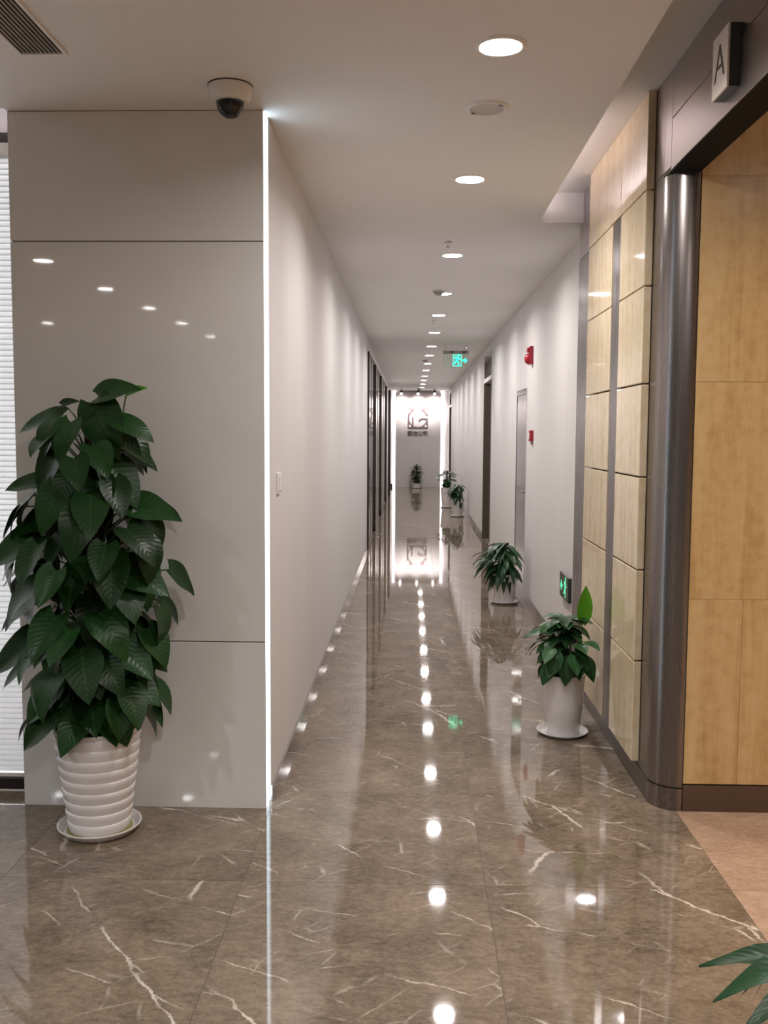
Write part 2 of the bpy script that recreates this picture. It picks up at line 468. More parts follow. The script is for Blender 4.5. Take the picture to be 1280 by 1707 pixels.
# ------------------------------------------------------------------ left pier: glossy panels facing the camera
XP = -1.496
wf = struct('wall_front', box(XP + 0.002, -0.60, YN + 0.012, YN + 0.40, 0, CZ), M['core'], 'cream glossy panelled pier facing the lobby')
for z0, z1 in ((0.0, 0.652), (0.656, 2.154), (2.158, 2.6245)):
    obj('panel', box(XP, -0.551, YN, YN + 0.011, z0, z1, 0.0015), M['glosspanel'], wf)
obj('panel_edge', box(-0.60, -0.585, YN + 0.012, 3.68, 0, CZ), M['core'], wf)
obj('panel_edge', box(-0.585, -0.5515, YN + 0.012, 3.600, 0, CZ), M['mirror'], wf)
st = thing('light_strip', 'cool white vertical light strip in the corner of the cream pier', 'light strip', (-0.565, 3.63, 0))
obj('diffuser', box(-0.016, 0.0155, -0.025, 0.034, 0.0, CZ - 0.004 , 0.001), M['strip'], st)

# left corridor wall with wallcovering panels
wl = struct('wall_left', box(-0.72, XL - 0.008, 3.668, 11.86, 0, CZ), M['core'], 'left corridor wall of pale grey wallcovering panels')
ys = [3.668, 4.94, 6.67, 8.40, 10.13, 11.86]
for a, b in zip(ys, ys[1:]):
    obj('panel', box(XL - 0.009, XL, a + 0.001, b - 0.002, 0.0, CZ - 0.001, 0.001), M['vinyl'], wl)
struct('baseboard_left', box(XL, XL + 0.010, 3.67, 11.86, 0.0005, 0.062, 0.001), M['mirror'], 'polished steel skirting along the left wall')

# ------------------------------------------------------------------ left glazed partition
gp = struct('window_2', box(-0.70, XL - 0.012, 11.86, 20.55, 0.0, 0.06), M['frame_dark'], 'dark framed glass partition on the left of the corridor')
fins = [11.90, 14.20, 16.90, 20.50]
for y in fins:
    obj('mullion', box(XL - 0.011, XL + 0.022, y - 0.03, y + 0.03, 0.0, 2.46, 0.002), M['frame_dark'], gp)
for a, b in zip(fins, fins[1:]):
    mid = (a + b) / 2
    for c, d in ((a, mid), (mid, b)):
        obj('pane', box(XL - 0.010, XL - 0.002, c + 0.034, d - 0.010, 0.06, 2.44), M['glass_frost'], gp)
    obj('glazing_bar', box(XL - 0.03, XL + 0.006, mid - 0.010, mid + 0.014, 0.06, 2.44), M['grey_plastic'], gp)
obj('top_rail', box(XL - 0.06, XL + 0.02, 11.86, 20.55, 2.462, 2.50), M['white_paint'], gp)
obj('head_panel', box(XL - 0.06, XL, 11.86, 20.55, 2.50, CZ), M['vinyl'], gp)
obj('back_screen', box(-1.40, -1.36, 11.86, 20.55, 0.0, CZ), M['lobbywall'], gp)
wl2 = struct('wall_far_left', box(-0.72, XL, 20.55, 22.45, 0, CZ), M['vinyl'], 'short pale wall beyond the glass partition')
struct('trim_3', box(-0.62, XL + 0.06, 22.45, 22.53, 0, 2.47), M['frame_dark'], 'dark door jamb near the end of the corridor')
struct('wall_side_passage', box(-2.2, -2.1, 20.6, 26.1, 0, CZ), M['vinyl'], 'wall of the side passage beyond the glass partition')
struct('wall_passage_back', box(-2.1, -0.72, 20.56, 20.66, 0, CZ), M['vinyl'])

# ------------------------------------------------------------------ end wall
we = struct('wall_end', box(-2.2, 1.4, YE + 0.02, YE + 0.25, 0, CZ), M['vinyl'], 'end wall of the corridor behind the logo panel')
obj('panel', box(-0.43, 0.795, YE - 0.06, YE + 0.019, 0.0, CZ - 0.06, 0.002), M['vinyl'], we)
for x0, x1, lb in ((-0.50, -0.435, 'white vertical light strip left of the logo panel'), (0.80, 0.865, 'white vertical light strip right of the logo panel')):
    t = thing('light_strip', lb, 'light strip', ((x0 + x1) / 2, YE - 0.01, 0))
    h = (x1 - x0) / 2
    obj('diffuser', box(-h, h, -0.03, 0.028, 0.0, CZ - 0.02, 0.001), M['strip_end'], t)
struct('baseboard_end', box(-2.1, -0.51, YE - 0.0, YE + 0.019, 0.0005, 0.09), M['frame_dark'], 'dark skirting left of the logo panel')

# logo and lettering on the end wall
lg = thing('logo_sign', 'square grey metal logo with a round white letter on the end wall', 'sign', (0.172, YE - 0.06, 1.87))
def lframe(u, v, t): return (u, -0.004 - t, v)
hs, rr = 0.272, 0.232
def square_hit(a):
    c, s_ = math.cos(a), math.sin(a); k = hs / max(abs(c), abs(s_)); return (c * k, s_ * k)
bm = bmesh.new(); N_ = 64
def ringv(f, y): return [bm.verts.new((f(2 * PI * i / N_)[0], y, f(2 * PI * i / N_)[1])) for i in range(N_)]
circ = lambda a: (rr * math.cos(a), rr * math.sin(a))
A0, A1, B0, B1 = ringv(circ, -0.022), ringv(square_hit, -0.022), ringv(circ, 0.0), ringv(square_hit, 0.0)
for i in range(N_):
    j = (i + 1) % N_
    ang = math.degrees(2 * PI * (i + 0.5) / N_)
    if 68 < ang < 112 or (0 < ang < 18): continue      # open beside the bar; the gap at the top imitates white glare
    bm.faces.new((A0[i], A0[j], A1[j], A1[i])); bm.faces.new((B0[i], B1[i], B1[j], B0[j]))
    bm.faces.new((A1[i], A1[j], B1[j], B1[i])); bm.faces.new((A0[i], B0[i], B0[j], A0[j]))
obj('surround', bm, M['logo'], lg)
bar = [(0.02, -0.06), (0.05, -0.005), (0.12, 0.015), (0.265, 0.010), (0.265, -0.03), (0.14, -0.025), (0.07, -0.05), (0.045, -0.095)]
obj('letter_bar', prism(bar, 0.020, lframe), M['logo'], lg)
obj('letter_post', prism([(-0.155, -0.20), (-0.115, -0.215), (-0.115, 0.03), (-0.155, 0.03)], 0.020, lframe), M['logo'], lg)
for sx in (-1, 1):
    obj('corner_dot', prism([(sx * 0.215 + 0.032 * math.cos(k * PI / 5), -0.205 + 0.034 * math.sin(k * PI / 5)) for k in range(10)], 0.024, lframe), M['white_paint'], lg)
    obj('corner_notch', prism([(sx * 0.262, 0.225), (sx * 0.262, 0.12), (sx * 0.215, 0.175), (sx * 0.19, 0.225)], 0.024, lframe), M['white_paint'], lg)

def text_mesh(body, size, extrude, name='text', bold=0.0):
    cu = bpy.data.curves.new(name, 'FONT'); cu.body = body; cu.size = size; cu.extrude = extrude
    cu.align_x = 'CENTER'; cu.align_y = 'CENTER'; cu.offset = bold; cu.resolution_u = 2
    o = bpy.data.objects.new(name, cu); COL.objects.link(o)
    dg = bpy.context.evaluated_depsgraph_get(); dg.update()
    me = bpy.data.meshes.new_from_object(o.evaluated_get(dg))
    bpy.data.objects.remove(o); bpy.data.curves.remove(cu)
    return me
tx = thing('wall_lettering', 'row of four grey metal characters under the square logo', 'lettering', (0.172, YE - 0.062, 1.455))
for k, ch in enumerate('\u570b\u4fe1\u516c\u53f8'):
    me = text_mesh(ch, 0.15, 0.008, 'character', 0.002); me.materials.clear(); me.materials.append(M['logo'])
    o = inst('character', me, tx); o.location = (-0.205 + 0.137 * k, -0.009, 0); o.rotation_euler = (PI / 2, 0, 0)

# ------------------------------------------------------------------ right corridor wall
wr = struct('wall_right', None, None, 'right corridor wall of pale grey wallcovering panels')
def wall_seg(y0, y1, z0=0.0, z1=CZ):
    obj('wall_core', box(XR + 0.009, XR + 0.25, y0, y1, z0, z1), M['core'], wr)
    n = max(1, round((y1 - y0) / 1.7)); s = (y1 - y0) / n
    return s, n
def panels(ys, z0=0.0, z1=CZ - 0.001):
    for a, b in zip(ys, ys[1:]):
        obj('panel', box(XR, XR + 0.010, a + 0.0012, b - 0.0018, z0, z1, 0.001), M['vinyl'], wr)
obj('wall_core', box(XR + 0.010, XR + 0.25, 5.57, 12.2, 0, CZ), M['core'], wr)
panels([5.575, 6.25, 7.16, 8.45]); panels([8.45, 9.25], 1.86, CZ - 0.001); panels([8.45, 9.25], 0.0, 0.10); panels([9.25, 10.7, 12.2])
obj('wall_core', box(XR + 0.010, XR + 0.25, 13.43, 24.3, 0, CZ), M['core'], wr)
panels([13.43, 15.48, 17.3, 19.05, 20.8, 22.55, 24.3])
obj('wall_core', box(XR + 0.010, XR + 0.25, 25.5, YE + 0.02, 0, CZ), M['core'], wr)
panels([25.5, YE + 0.02])
for nm, y0, y1 in (('door_1', 12.2, 13.43), ('door_2', 24.3, 25.5)):
    d = struct(nm, box(XR + 0.115, XR + 0.155, y0 + 0.04, y1 - 0.04, 0.005, 2.15), M['olive'], 'dark olive door with a glass transom set back in the right wall')
    obj('transom', box(XR + 0.12, XR + 0.13, y0 + 0.04, y1 - 0.04, 2.21, 2.50), M['glass_frost'], d)
    obj('transom_back', box(XR + 0.16, XR + 0.17, y0, y1, 2.15, 2.52), M['grey_plastic'], d)
    obj('jamb', box(XR - 0.006, XR + 0.17, y1 - 0.04, y1 - 0.001, 0, 2.15, 0.001), M['olive'], d)
    obj('jamb', box(XR - 0.006, XR + 0.17, y0 + 0.001, y0 + 0.04, 0, 2.15, 0.001), M['olive'], d)
    obj('transom_bar', box(XR - 0.004, XR + 0.17, y0 + 0.001, y1 - 0.001, 2.151, 2.205, 0.001), M['white_paint'], d)
    obj('upper_jamb', box(XR - 0.004, XR + 0.17, y1 - 0.04, y1 - 0.001, 2.206, 2.52), M['mirror'], d)
    obj('upper_jamb', box(XR - 0.004, XR + 0.17, y0 + 0.001, y0 + 0.04, 2.206, 2.52), M['mirror'], d)
    obj('head', box(XR, XR + 0.17, y0 + 0.001, y1 - 0.001, 2.521, CZ - 0.001), M['vinyl'], d)
    h = obj('handle', box(XR + 0.06, XR + 0.114, y0 + 0.10, y0 + 0.22, 1.02, 1.045, 0.006), M['mirror'], d)
bm = bmesh.new()
for a, b in ((5.575, 8.45), (8.45, 12.2), (13.43, 24.3), (25.5, YE)):
    bx(bm, XR - 0.010, XR - 0.0005, a, b, 0.0005, 0.075)
struct('baseboard_right', bm, M['mirror'], 'polished steel skirting along the right wall')

# ------------------------------------------------------------------ lift pier on the right
wp = struct('wall_pier', box(0.952, 1.25, 3.73, 5.568, 0, CV), M['core'], 'lift pier clad in brushed steel and pale travertine')
# flat steel behind the stone, in two heights
for y0, y1 in ((3.74, 3.87), (5.06, 5.57)):
    obj('steel_panel', box(XS, XS + 0.006, y0, y1 - 0.001, 0.09, 2.430, 0.001), M['steel'], wp)
    obj('steel_panel', box(XS, XS + 0.006, y0, y1 - 0.001, 2.438, CV - 0.001, 0.001), M['steel_h'], wp)
obj('kick_panel', box(XS - 0.001, XS + 0.008, 3.74, 5.57, 0.0, 0.088, 0.001), M['steel_dark'], wp)
obj('steel_strip', box(XT + 0.003, XS - 0.0005, 4.329, 4.496, 0.10, 2.408, 0.001), M['steel'], wp)
# travertine slabs
zj = [0.108, 0.530, 0.905, 1.282, 1.655, 2.040, 2.412]
for a, b in zip(zj, zj[1:]):
    for y0, y1 in ((3.875, 4.325), (4.500, 5.09)):
        obj('stone_panel', box(XT, XS - 0.001, y0, y1, a + 0.003, b - 0.003, 0.0035), M['trav'], wp)
for y0, y1 in ((3.875, 4.338), (4.341, 5.09)):
    obj('stone_panel', box(XT, XS - 0.001, y0, y1, 2.415, CV - 0.001, 0.0025), M['trav'], wp)
# rounded steel corner
def quarter(r, cx, cy, z0, z1, extra=0.0, seg=20):
    pts = [(cx - r * math.cos(k * PI / 2 / seg), cy - r * math.sin(k * PI / 2 / seg)) for k in range(seg + 1)]
    pts += [(cx, cy)]
    bm = bmesh.new()
    a = [bm.verts.new((x, y, z0)) for x, y in pts]; b = [bm.verts.new((x, y, z1)) for x, y in pts]
    n = len(pts); bm.faces.new(a); bm.faces.new(b)
    for i in range(n): bm.faces.new((a[i], a[(i + 1) % n], b[(i + 1) % n], b[i]))
    return bm
obj('corner_column', quarter(0.107, 1.055, 3.738, 0.092, 2.420), M['steel'], wp, smooth=True)
obj('corner_base', quarter(0.110, 1.055, 3.738, 0.0, 0.088), M['steel'], wp, smooth=True)
obj('corner_joint', quarter(0.103, 1.055, 3.738, 0.088, 0.092), M['black'], wp, smooth=True)

# header over the lift lobby opening
hd = struct('trim_4', box(0.954, 1.052, -2.0, 3.738, 2.428, CV), M['core'], 'brushed steel header over the lift lobby opening')
obj('header_panel', box(XS, 0.953, -2.0, 3.640, 2.424, 2.607, 0.001), M['steel_h'], hd)
obj('header_panel', box(XS, 0.953, -2.0, 3.640, 2.611, CV - 0.001, 0.001), M['steel_h'], hd)
obj('header_panel', box(XS, 0.953, 3.643, 3.739, 2.436, CV - 0.001, 0.001), M['steel_h'], hd)
obj('soffit', box(0.954, 1.060, -2.0, 3.738, 2.421, 2.427), M['black'], hd)
obj('header_back', box(1.053, 1.060, -2.0, 3.632, 2.428, 2.95), M['black'], hd)

# lift lobby: amber stone wall facing the camera
ll = struct('wall_lift_lobby', box(1.056, 4.2, 3.645, 3.80, 0, 3.0), M['core'], 'amber travertine wall of the lift lobby')
def stone_row(z0, z1, xs):
    for a, b in zip(xs, xs[1:]):
        obj('stone_panel', box(a + 0.0006, b - 0.0006, 3.632, 3.644, z0 + 0.0006, z1 - 0.0006), M['trav_warm'], ll)
stone_row(0.108, 0.83, [1.060, 1.265, 2.06, 2.86, 3.66]); stone_row(0.83, 1.65, [1.060, 1.66, 2.46, 3.26, 4.06]); stone_row(1.65, 2.40, [1.060, 1.86, 2.66, 3.46]); stone_row(2.40, 2.99, [1.060, 1.86, 2.66, 3.46])
obj('skirting', box(1.058, 4.1, 3.627, 3.644, 0.0005, 0.104, 0.001), M['steel_dark'], ll)
struct('wall_lift_right', box(4.1, 4.2, -2.0, 3.64, 0, 3.0), M['trav_warm'], 'far stone wall of the lift lobby')
struct('wall_lift_near', box(1.06, 4.2, -2.12, -2.0, 0, 3.0), M['trav_warm'], 'near stone wall of the lift lobby')
struct('ceiling_lift_lobby', box(1.06, 4.2, -2.0, 3.645, 2.96, 3.02), M['ceiling'], 'ceiling of the lift lobby')

# ------------------------------------------------------------------ lobby shell behind the camera
struct('wall_back', box(-5.4, 1.2, -7.2, -7.1, 0, CZ), M['lobbywall'], 'back wall of the lobby')
struct('wall_lobby_left', box(-5.4, -5.3, -7.2, 4.0, 0, CZ), M['lobbywall'], 'left wall of the lobby')
struct('wall_lobby_right', box(0.95, 1.06, -7.2, -2.0, 0, CV), M['lobbywall'], 'right wall of the lobby behind the lift opening')

# window with closed venetian blind left of the cream pier
wn = struct('window_1', box(-5.3, XP - 0.001, 3.80, 3.87, 2.565, 2.615), M['frame_dark'], 'dark framed window left of the cream pier')
obj('sill', box(-5.3, XP - 0.001, 3.735, 3.87, 0.005, 0.048), M['frame_dark'], wn)
obj('pane', box(-5.3, XP - 0.001, 3.84, 3.846, 0.048, 2.565), M['glass'], wn)
obj('plinth', box(-5.3, XP - 0.001, 3.730, 3.87, -0.001, 0.005), M['white_paint'], wn)
obj('jamb', box(-5.3, -5.25, 3.80, 3.87, 0.05, 2.565), M['frame_dark'], wn)
struct('trim_5', box(-5.2, XP - 0.02, 3.50, 3.53, CZ + 0.071, CZ + 0.083), M['cove'], 'pinkish light strip hidden in the ceiling slot over the window')
vb = thing('venetian_blind', 'closed white venetian blind in the window left of the cream pier', 'blind', (-3.4, 3.765, 0))
WBL = 1.895
obj('head_rail', box(-WBL, WBL, -0.020, 0.025, 2.504, 2.560, 0.002), M['white_paint'], vb)
obj('bottom_rail', box(-WBL, WBL, -0.012, 0.012, 0.049, 0.066, 0.002), M['white_paint'], vb)
bmS = bmesh.new()
pr = [(-0.0035, 0.0), (-0.0045, 0.006), (-0.003, 0.0125), (0.0, 0.0185), (0.003, 0.0225), (0.0037, 0.0222), (0.0008, 0.018), (-0.002, 0.0120), (-0.0034, 0.006), (-0.0025, 0.0)]
va = [bmS.verts.new((-WBL, y, z * 1.16)) for y, z in pr]; vc = [bmS.verts.new((WBL, y, z * 1.16)) for y, z in pr]
bmS.faces.new(va); bmS.faces.new(vc)
for i in range(len(pr)): bmS.faces.new((va[i], va[(i + 1) % len(pr)], vc[(i + 1) % len(pr)], vc[i]))
bmesh.ops.recalc_face_normals(bmS, faces=bmS.faces[:])
meS = bpy.data.meshes.new('slat'); bmS.to_mesh(meS); bmS.free(); meS.materials.append(M['blind'])
for k in range(112):
    o = inst('slat', meS, vb); o.location = (0, 0, 0.070 + k * 0.02175)

# ------------------------------------------------------------------ ceiling fittings
ring_me = None
def downlight(x, y, label, power, col=C_DOWN, z=CZ, group=None, spread=160):
    t = thing('downlight', label, 'light', (x, y, z), 0, group)
    global ring_me, lens_me
    if ring_me is None:
        r = obj('trim_ring', lathe([(0.064, 0.0), (0.063, -0.003), (0.066, -0.006), (0.074, -0.006), (0.080, -0.0015), (0.080, 0.0)], 36, cap=False), M['white_paint'], t, True); ring_me = r.data
        l = obj('lens', lathe([(0.0, -0.003), (0.0635, -0.003), (0.0635, 0.0)], 36, cap=False), M['lens'], t); lens_me = l.data
    else:
        inst('trim_ring', ring_me, t); inst('lens', lens_me, t)
    lamp('downlight_beam', 'AREA', (0, 0, -0.0045), power, col, t, shape='DISK', size=0.12, spread=math.radians(spread))
    return t
ORD = ['first', 'second', 'third', 'fourth', 'fifth', 'sixth', 'seventh', 'eighth', 'ninth', 'tenth', 'eleventh', 'twelfth', 'thirteenth', 'fourteenth']
for k, y in enumerate([3.02, 4.54, 6.43, 8.16, 9.62, 11.25, 13.0, 14.5, 16.2, 17.85, 19.6, 21.2, 22.75, 24.4]):
    lb = 'round recessed downlight, %s along the corridor ceiling from the lobby end' % ORD[k]
    if k == 0: lb = 'largest round recessed downlight, nearest the lobby end of the ceiling'
    downlight(0.262, y, lb, P_DOWN, group='downlights along the corridor ceiling')
downlight(0.262, 1.35, 'round recessed downlight in the ceiling overhead, before the corridor row', P_DOWN, group='downlights in the lobby ceiling')
for x, y, lb in ((-2.54, 0.54, 'lobby downlight mirrored as the largest, highest spot on the cream pier'), (-2.52, -0.74, 'lobby downlight mirrored as the second spot of the row on the cream pier'),
              (-2.49, -1.94, 'lobby downlight mirrored as the third spot of the row on the cream pier'), (-2.47, -3.17, 'lobby downlight mirrored as the last, lowest spot of the row on the cream pier'),
              (-3.94, -3.2, 'lobby downlight mirrored as the lone spot above the pothos'), (-2.47, -4.6, 'lobby downlight at the far end of the lobby row'),
              (0.262, -0.3, 'lobby downlight overhead, just behind the viewer'), (0.262, -2.0, 'lobby downlight well behind the viewer')):
    downlight(x, y, lb, P_LOBBY, (0.97, 0.975, 1.0), group='downlights in the lobby ceiling', spread=142)
for x, y, lb in ((2.05, 2.7, 'nearest the amber stone wall'), (2.05, 1.2, 'in the middle'), (2.9, 0.2, 'farthest from the amber stone wall')):
    downlight(x, y, 'warm downlight in the lift lobby ceiling, ' + lb, P_WARM, (1.0, 0.72, 0.50), 2.96, 'downlights in the lift lobby', 120)

# air grille
ag = thing('air_grille', 'long slotted air grille in the ceiling above the cream pier', 'vent', (-1.155, 2.60, CZ))
obj('backing', box(-0.066, 0.066, -0.45, 0.448, -0.0015, -0.0003), M['black'], ag)
bm = bmesh.new()
bx(bm, -0.076, -0.066, -0.46, 0.458, -0.007, -0.0003); bx(bm, 0.066, 0.076, -0.46, 0.458, -0.007, -0.0003)
bx(bm, -0.066, 0.066, 0.448, 0.458, -0.007, -0.0003); bx(bm, -0.066, 0.066, -0.46, -0.45, -0.007, -0.0003)
obj('frame', bm, M['ceiling'], ag)
sl = None
for k in range(9):
    x = -0.054 + k * 0.0135
    if sl is None:
        o = obj('slat', box(-0.0022, 0.0022, -0.45, 0.448, -0.006, -0.0016), M['grey_plastic'], ag); sl = o.data
    else: o = inst('slat', sl, ag)
    o.location = (x, 0, 0)

# dome camera
dc = thing('dome_camera', 'white ceiling security camera with a smoked dome above the pier', 'camera', (-0.625, 3.345, CZ))
obj('base_ring', lathe([(0.050, -0.056), (0.060, -0.054), (0.070, -0.040), (0.074, -0.006), (0.075, 0.0)], 40), M['white_plastic'], dc, True)
obj('dome', lathe([(0.0, -0.108), (0.018, -0.105), (0.034, -0.094), (0.044, -0.078), (0.048, -0.058), (0.048, -0.054)], 36), M['dark_plastic'], dc, True)
obj('mount_gap', lathe([(0.0755, -0.004), (0.0765, 0.0)], 40), M['frame_dark'], dc)

# ceiling speaker
sp = thing('ceiling_speaker', 'round white flush ceiling speaker between the first two downlights', 'speaker', (0.266, 3.575, CZ))
obj('rim', lathe([(0.060, -0.003), (0.062, -0.007), (0.072, -0.008), (0.079, -0.002), (0.079, 0.0)], 40, cap=False), M['white_plastic'], sp, True)
obj('grille', lathe([(0.0, -0.0035), (0.061, -0.0035), (0.061, 0.0)], 40, cap=False), M['grille'], sp)
for a in (0.9, 3.9):
    obj('clip', box(-0.010, 0.010, -0.003, 0.003, -0.0085, -0.004), M['frame_dark'], sp).matrix_local = Matrix.Rotation(a, 4, 'Z') @ Matrix.Translation((0, 0.064, 0))

def detector(x, y, label, m):
    t = thing('smoke_detector', label, 'smoke detector', (x, y, CZ), 0, 'smoke detectors on the corridor ceiling')
    obj('base_plate', lathe([(0.052, -0.012), (0.053, 0.0)], 28), M['white_plastic'], t, True)
    obj('sensing_head', lathe([(0.0, -0.042), (0.020, -0.041), (0.034, -0.034), (0.036, -0.024), (0.046, -0.022), (0.047, -0.012)], 28), m, t, True)
detector(0.215, 7.98, 'small grey smoke detector beside the fourth downlight', M['grey_plastic'])
detector(0.21, 15.3, 'small dark smoke detector past the hanging exit sign', M['grey_plastic'])
detector(0.19, 25.0, 'dark smoke detector just before the logo wall', M['frame_dark'])
for x, y, lb in ((0.215, 6.0, 'tiny sprinkler rose just before the third downlight'), (0.22, 10.1, 'tiny sprinkler rose past the fifth downlight'), (0.25, 13.75, 'tiny sprinkler rose past the seventh downlight')):
    t = thing('sprinkler', lb, 'sprinkler', (x, y, CZ), 0, 'sprinklers in the corridor ceiling')
    obj('rose', lathe([(0.020, -0.006), (0.034, -0.003), (0.036, 0.0)], 24), M['mirror'], t, True)
    obj('nozzle', lathe([(0.014, -0.032), (0.014, -0.029), (0.004, -0.028), (0.004, -0.006)], 16), M['mirror'], t)

# spots over the logo
for x, lb in ((-0.27, 'left small spotlight aimed at the logo on the end wall'), (0.17, 'middle small spotlight aimed at the logo on the end wall'), (0.60, 'right small spotlight aimed at the logo on the end wall')):
    t = thing('spotlight', lb, 'spotlight', (x, 25.25, CZ), 0, 'spotlights over the logo')
    obj('mount', lathe([(0.035, -0.015), (0.035, 0.0)], 20), M['frame_dark'], t)
    obj('arm', lathe([(0.006, -0.07), (0.006, -0.015)], 10), M['frame_dark'], t)
    hb = lathe([(0.024, -0.06), (0.032, -0.05), (0.032, 0.06)], 20, cap=False)
    h = obj('lamp_head', hb, M['frame_dark'], t, True); h.location = (0, 0, -0.095); h.rotation_euler = (math.radians(125), 0, 0)
    ln = obj('lens', lathe([(0.0, 0.052), (0.031, 0.052)], 20, cap=False), M['lens_spot'], h)
    lamp('spot_beam', 'SPOT', (0, 0.06, -0.13), P_SPOT, (1.0, 0.90, 0.88), t, (math.radians(62), 0, 0), spot_size=math.radians(62), spot_blend=1.0, shadow_soft_size=0.02)

# hanging exit sign
es = thing('exit_sign', 'hanging clear exit sign with a green running figure and arrow', 'sign', (0.57, 12.6, CZ))
obj('sign_plate', box(-0.16, 0.16, -0.006, 0.006, -0.305, -0.135), M['acrylic'], es)
bm = bmesh.new()
bx(bm, -0.168, -0.160, -0.010, 0.010, -0.313, -0.127); bx(bm, 0.160, 0.168, -0.010, 0.010, -0.313, -0.127)
bx(bm, -0.160, 0.160, -0.010, 0.010, -0.313, -0.305)
obj('edge_frame', bm, M['white_plastic'], es)
obj('housing', box(-0.168, 0.168, -0.018, 0.018, -0.135, -0.095, 0.003), M['grey_plastic'], es)
for x in (-0.05, 0.11): obj('housing_slot', box(x - 0.02, x + 0.02, -0.0195, -0.017, -0.118, -0.106), M['black'], es)
for x in (-0.14, 0.14): obj('hanger', lathe([(0.004, -0.096), (0.004, 0.0)], 8, c=(x, 0, 0)), M['mirror'], es)
def efr(u, v, t): return (u, -0.0062 - t, -0.22 + v)
def run_man(parent, fr, m, s=1.0, flip=1):
    f = lambda pts: [(flip * a * s, b * s) for a, b in pts]
    obj('figure_head', prism(f([(0.012 * math.cos(k * PI / 5) + 0.012, 0.050 + 0.012 * math.sin(k * PI / 5)) for k in range(10)]), 0.001, fr), m, parent)
    obj('figure_body', prism(f([(-0.034, 0.020), (-0.022, 0.036), (0.012, 0.036), (0.022, 0.020), (0.038, 0.014), (0.036, 0.004), (0.016, 0.010), (0.008, 0.020), (0.002, 0.0), (0.020, -0.018), (0.016, -0.050), (0.004, -0.050), (0.006, -0.024), (-0.012, -0.012), (-0.020, -0.034), (-0.046, -0.036), (-0.046, -0.026), (-0.028, -0.022), (-0.010, 0.018), (-0.018, 0.026), (-0.026, 0.014)]), 0.001, fr), m, parent)
def arrow(parent, fr, m, cx, s, flip=1):
    pts = [(-0.035, 0.009), (0.008, 0.009), (0.000, 0.030), (0.012, 0.030), (0.036, 0.0), (0.012, -0.030), (0.000, -0.030), (0.008, -0.009), (-0.035, -0.009)]
    obj('arrow', prism([(cx + flip * a * s, b * s) for a, b in pts], 0.001, fr), m, parent)
def efr2(u, v, t): return efr(u + 0.02, v, t)
run_man(es, efr2, M['green_glow'], 1.35)
bm = bmesh.new()
for a, b, c, d in ((-0.035, -0.028, -0.075, 0.075), (0.068, 0.075, -0.075, 0.075), (-0.035, 0.075, 0.068, 0.075), (-0.035, 0.075, -0.075, -0.068)):
    bx(bm, a + 0.0, b, -0.0078, -0.0062, -0.22 + c, -0.22 + d)
obj('door_outline', bm, M['green_glow'], es)
arrow(es, efr, M['green_glow'], 0.115, 1.0)

# ------------------------------------------------------------------ wall fittings
sw = thing('light_switch', 'white rocker light switch on the left corridor wall', 'switch', (XL, 3.895, 1.247))
obj('plate', box(0.0, 0.008, -0.043, 0.043, -0.043, 0.043, 0.002), M['white_plastic'], sw)
obj('rocker', box(0.008, 0.012, -0.026, 0.026, -0.030, 0.030, 0.0015), M['white_plastic'], sw)

al = thing('alarm_sounder', 'red fire alarm sounder with a bulging horn high on the right wall', 'fire alarm', (XR, 8.12, 2.11))
obj('back_box', box(-0.030, 0.0, -0.06, 0.055, -0.075, 0.075, 0.006), M['red'], al)
hb = lathe([(0.0, 0.040), (0.022, 0.036), (0.040, 0.022), (0.048, 0.0)], 24)
h = obj('horn', hb, M['red'], al, True); h.matrix_local = Matrix.Translation((-0.029, 0.0, -0.028)) @ Matrix.Rotation(-PI / 2, 4, 'Y')
obj('strobe', box(-0.048, -0.029, -0.035, 0.035, 0.025, 0.062, 0.006), M['red'], al)
cp = thing('call_point', 'small red manual fire call point below the alarm sounder', 'fire alarm', (XR, 8.02, 1.44))
obj('back_box', box(-0.030, 0.0, -0.05, 0.05, -0.045, 0.045, 0.004), M['red'], cp)
obj('press_plate', box(-0.034, -0.0295, -0.032, 0.032, -0.026, 0.026, 0.002), M['white_plastic'], cp)
obj('key_tab', box(-0.016, -0.004, -0.012, 0.012, -0.072, -0.044, 0.002), M['grey_plastic'], cp)

hc = thing('hose_cabinet', 'polished steel cabinet door set in the right wall beside the call point', 'cabinet', (XR, 8.85, 0.10))
obj('frame', (lambda b: (bx(b, -0.004, 0.009, -0.398, -0.36, 0.002, 1.758), bx(b, -0.004, 0.009, 0.36, 0.398, 0.002, 1.758), bx(b, -0.004, 0.009, -0.36, 0.36, 1.71, 1.758), bx(b, -0.004, 0.009, -0.36, 0.36, 0.002, 0.04), b)[-1])(bmesh.new()), M['mirror'], hc)
d = obj('door', box(-0.001, 0.009, -0.357, 0.357, 0.043, 1.707, 0.001), M['cab'], hc)
obj('knob', lathe([(0.012, 0.0), (0.008, 0.010), (0.016, 0.018), (0.012, 0.026)], 16), M['mirror'], d, True).matrix_local = Matrix.Translation((-0.001, -0.32, 0.845)) @ Matrix.Rotation(-PI / 2, 4, 'Y')

gs = thing('floor_exit_sign', 'low green evacuation sign on the right wall beside the steel pier', 'sign', (XR, 6.12, 0.475))
obj('case', box(-0.022, 0.0, -0.17, 0.17, -0.078, 0.078, 0.003), M['sign_black'], gs)
obj('top_cap', box(-0.024, 0.0, -0.17, 0.17, 0.0785, 0.086, 0.001), M['mirror'], gs)
def gfr(u, v, t): return (-0.0222 - t, -u, v)
def gfr2(u, v, t): return gfr(u + 0.05, v, t)
run_man(gs, gfr2, M['green_low'], 1.2)
arrow(gs, gfr, M['green_low'], -0.09, 1.1, -1)

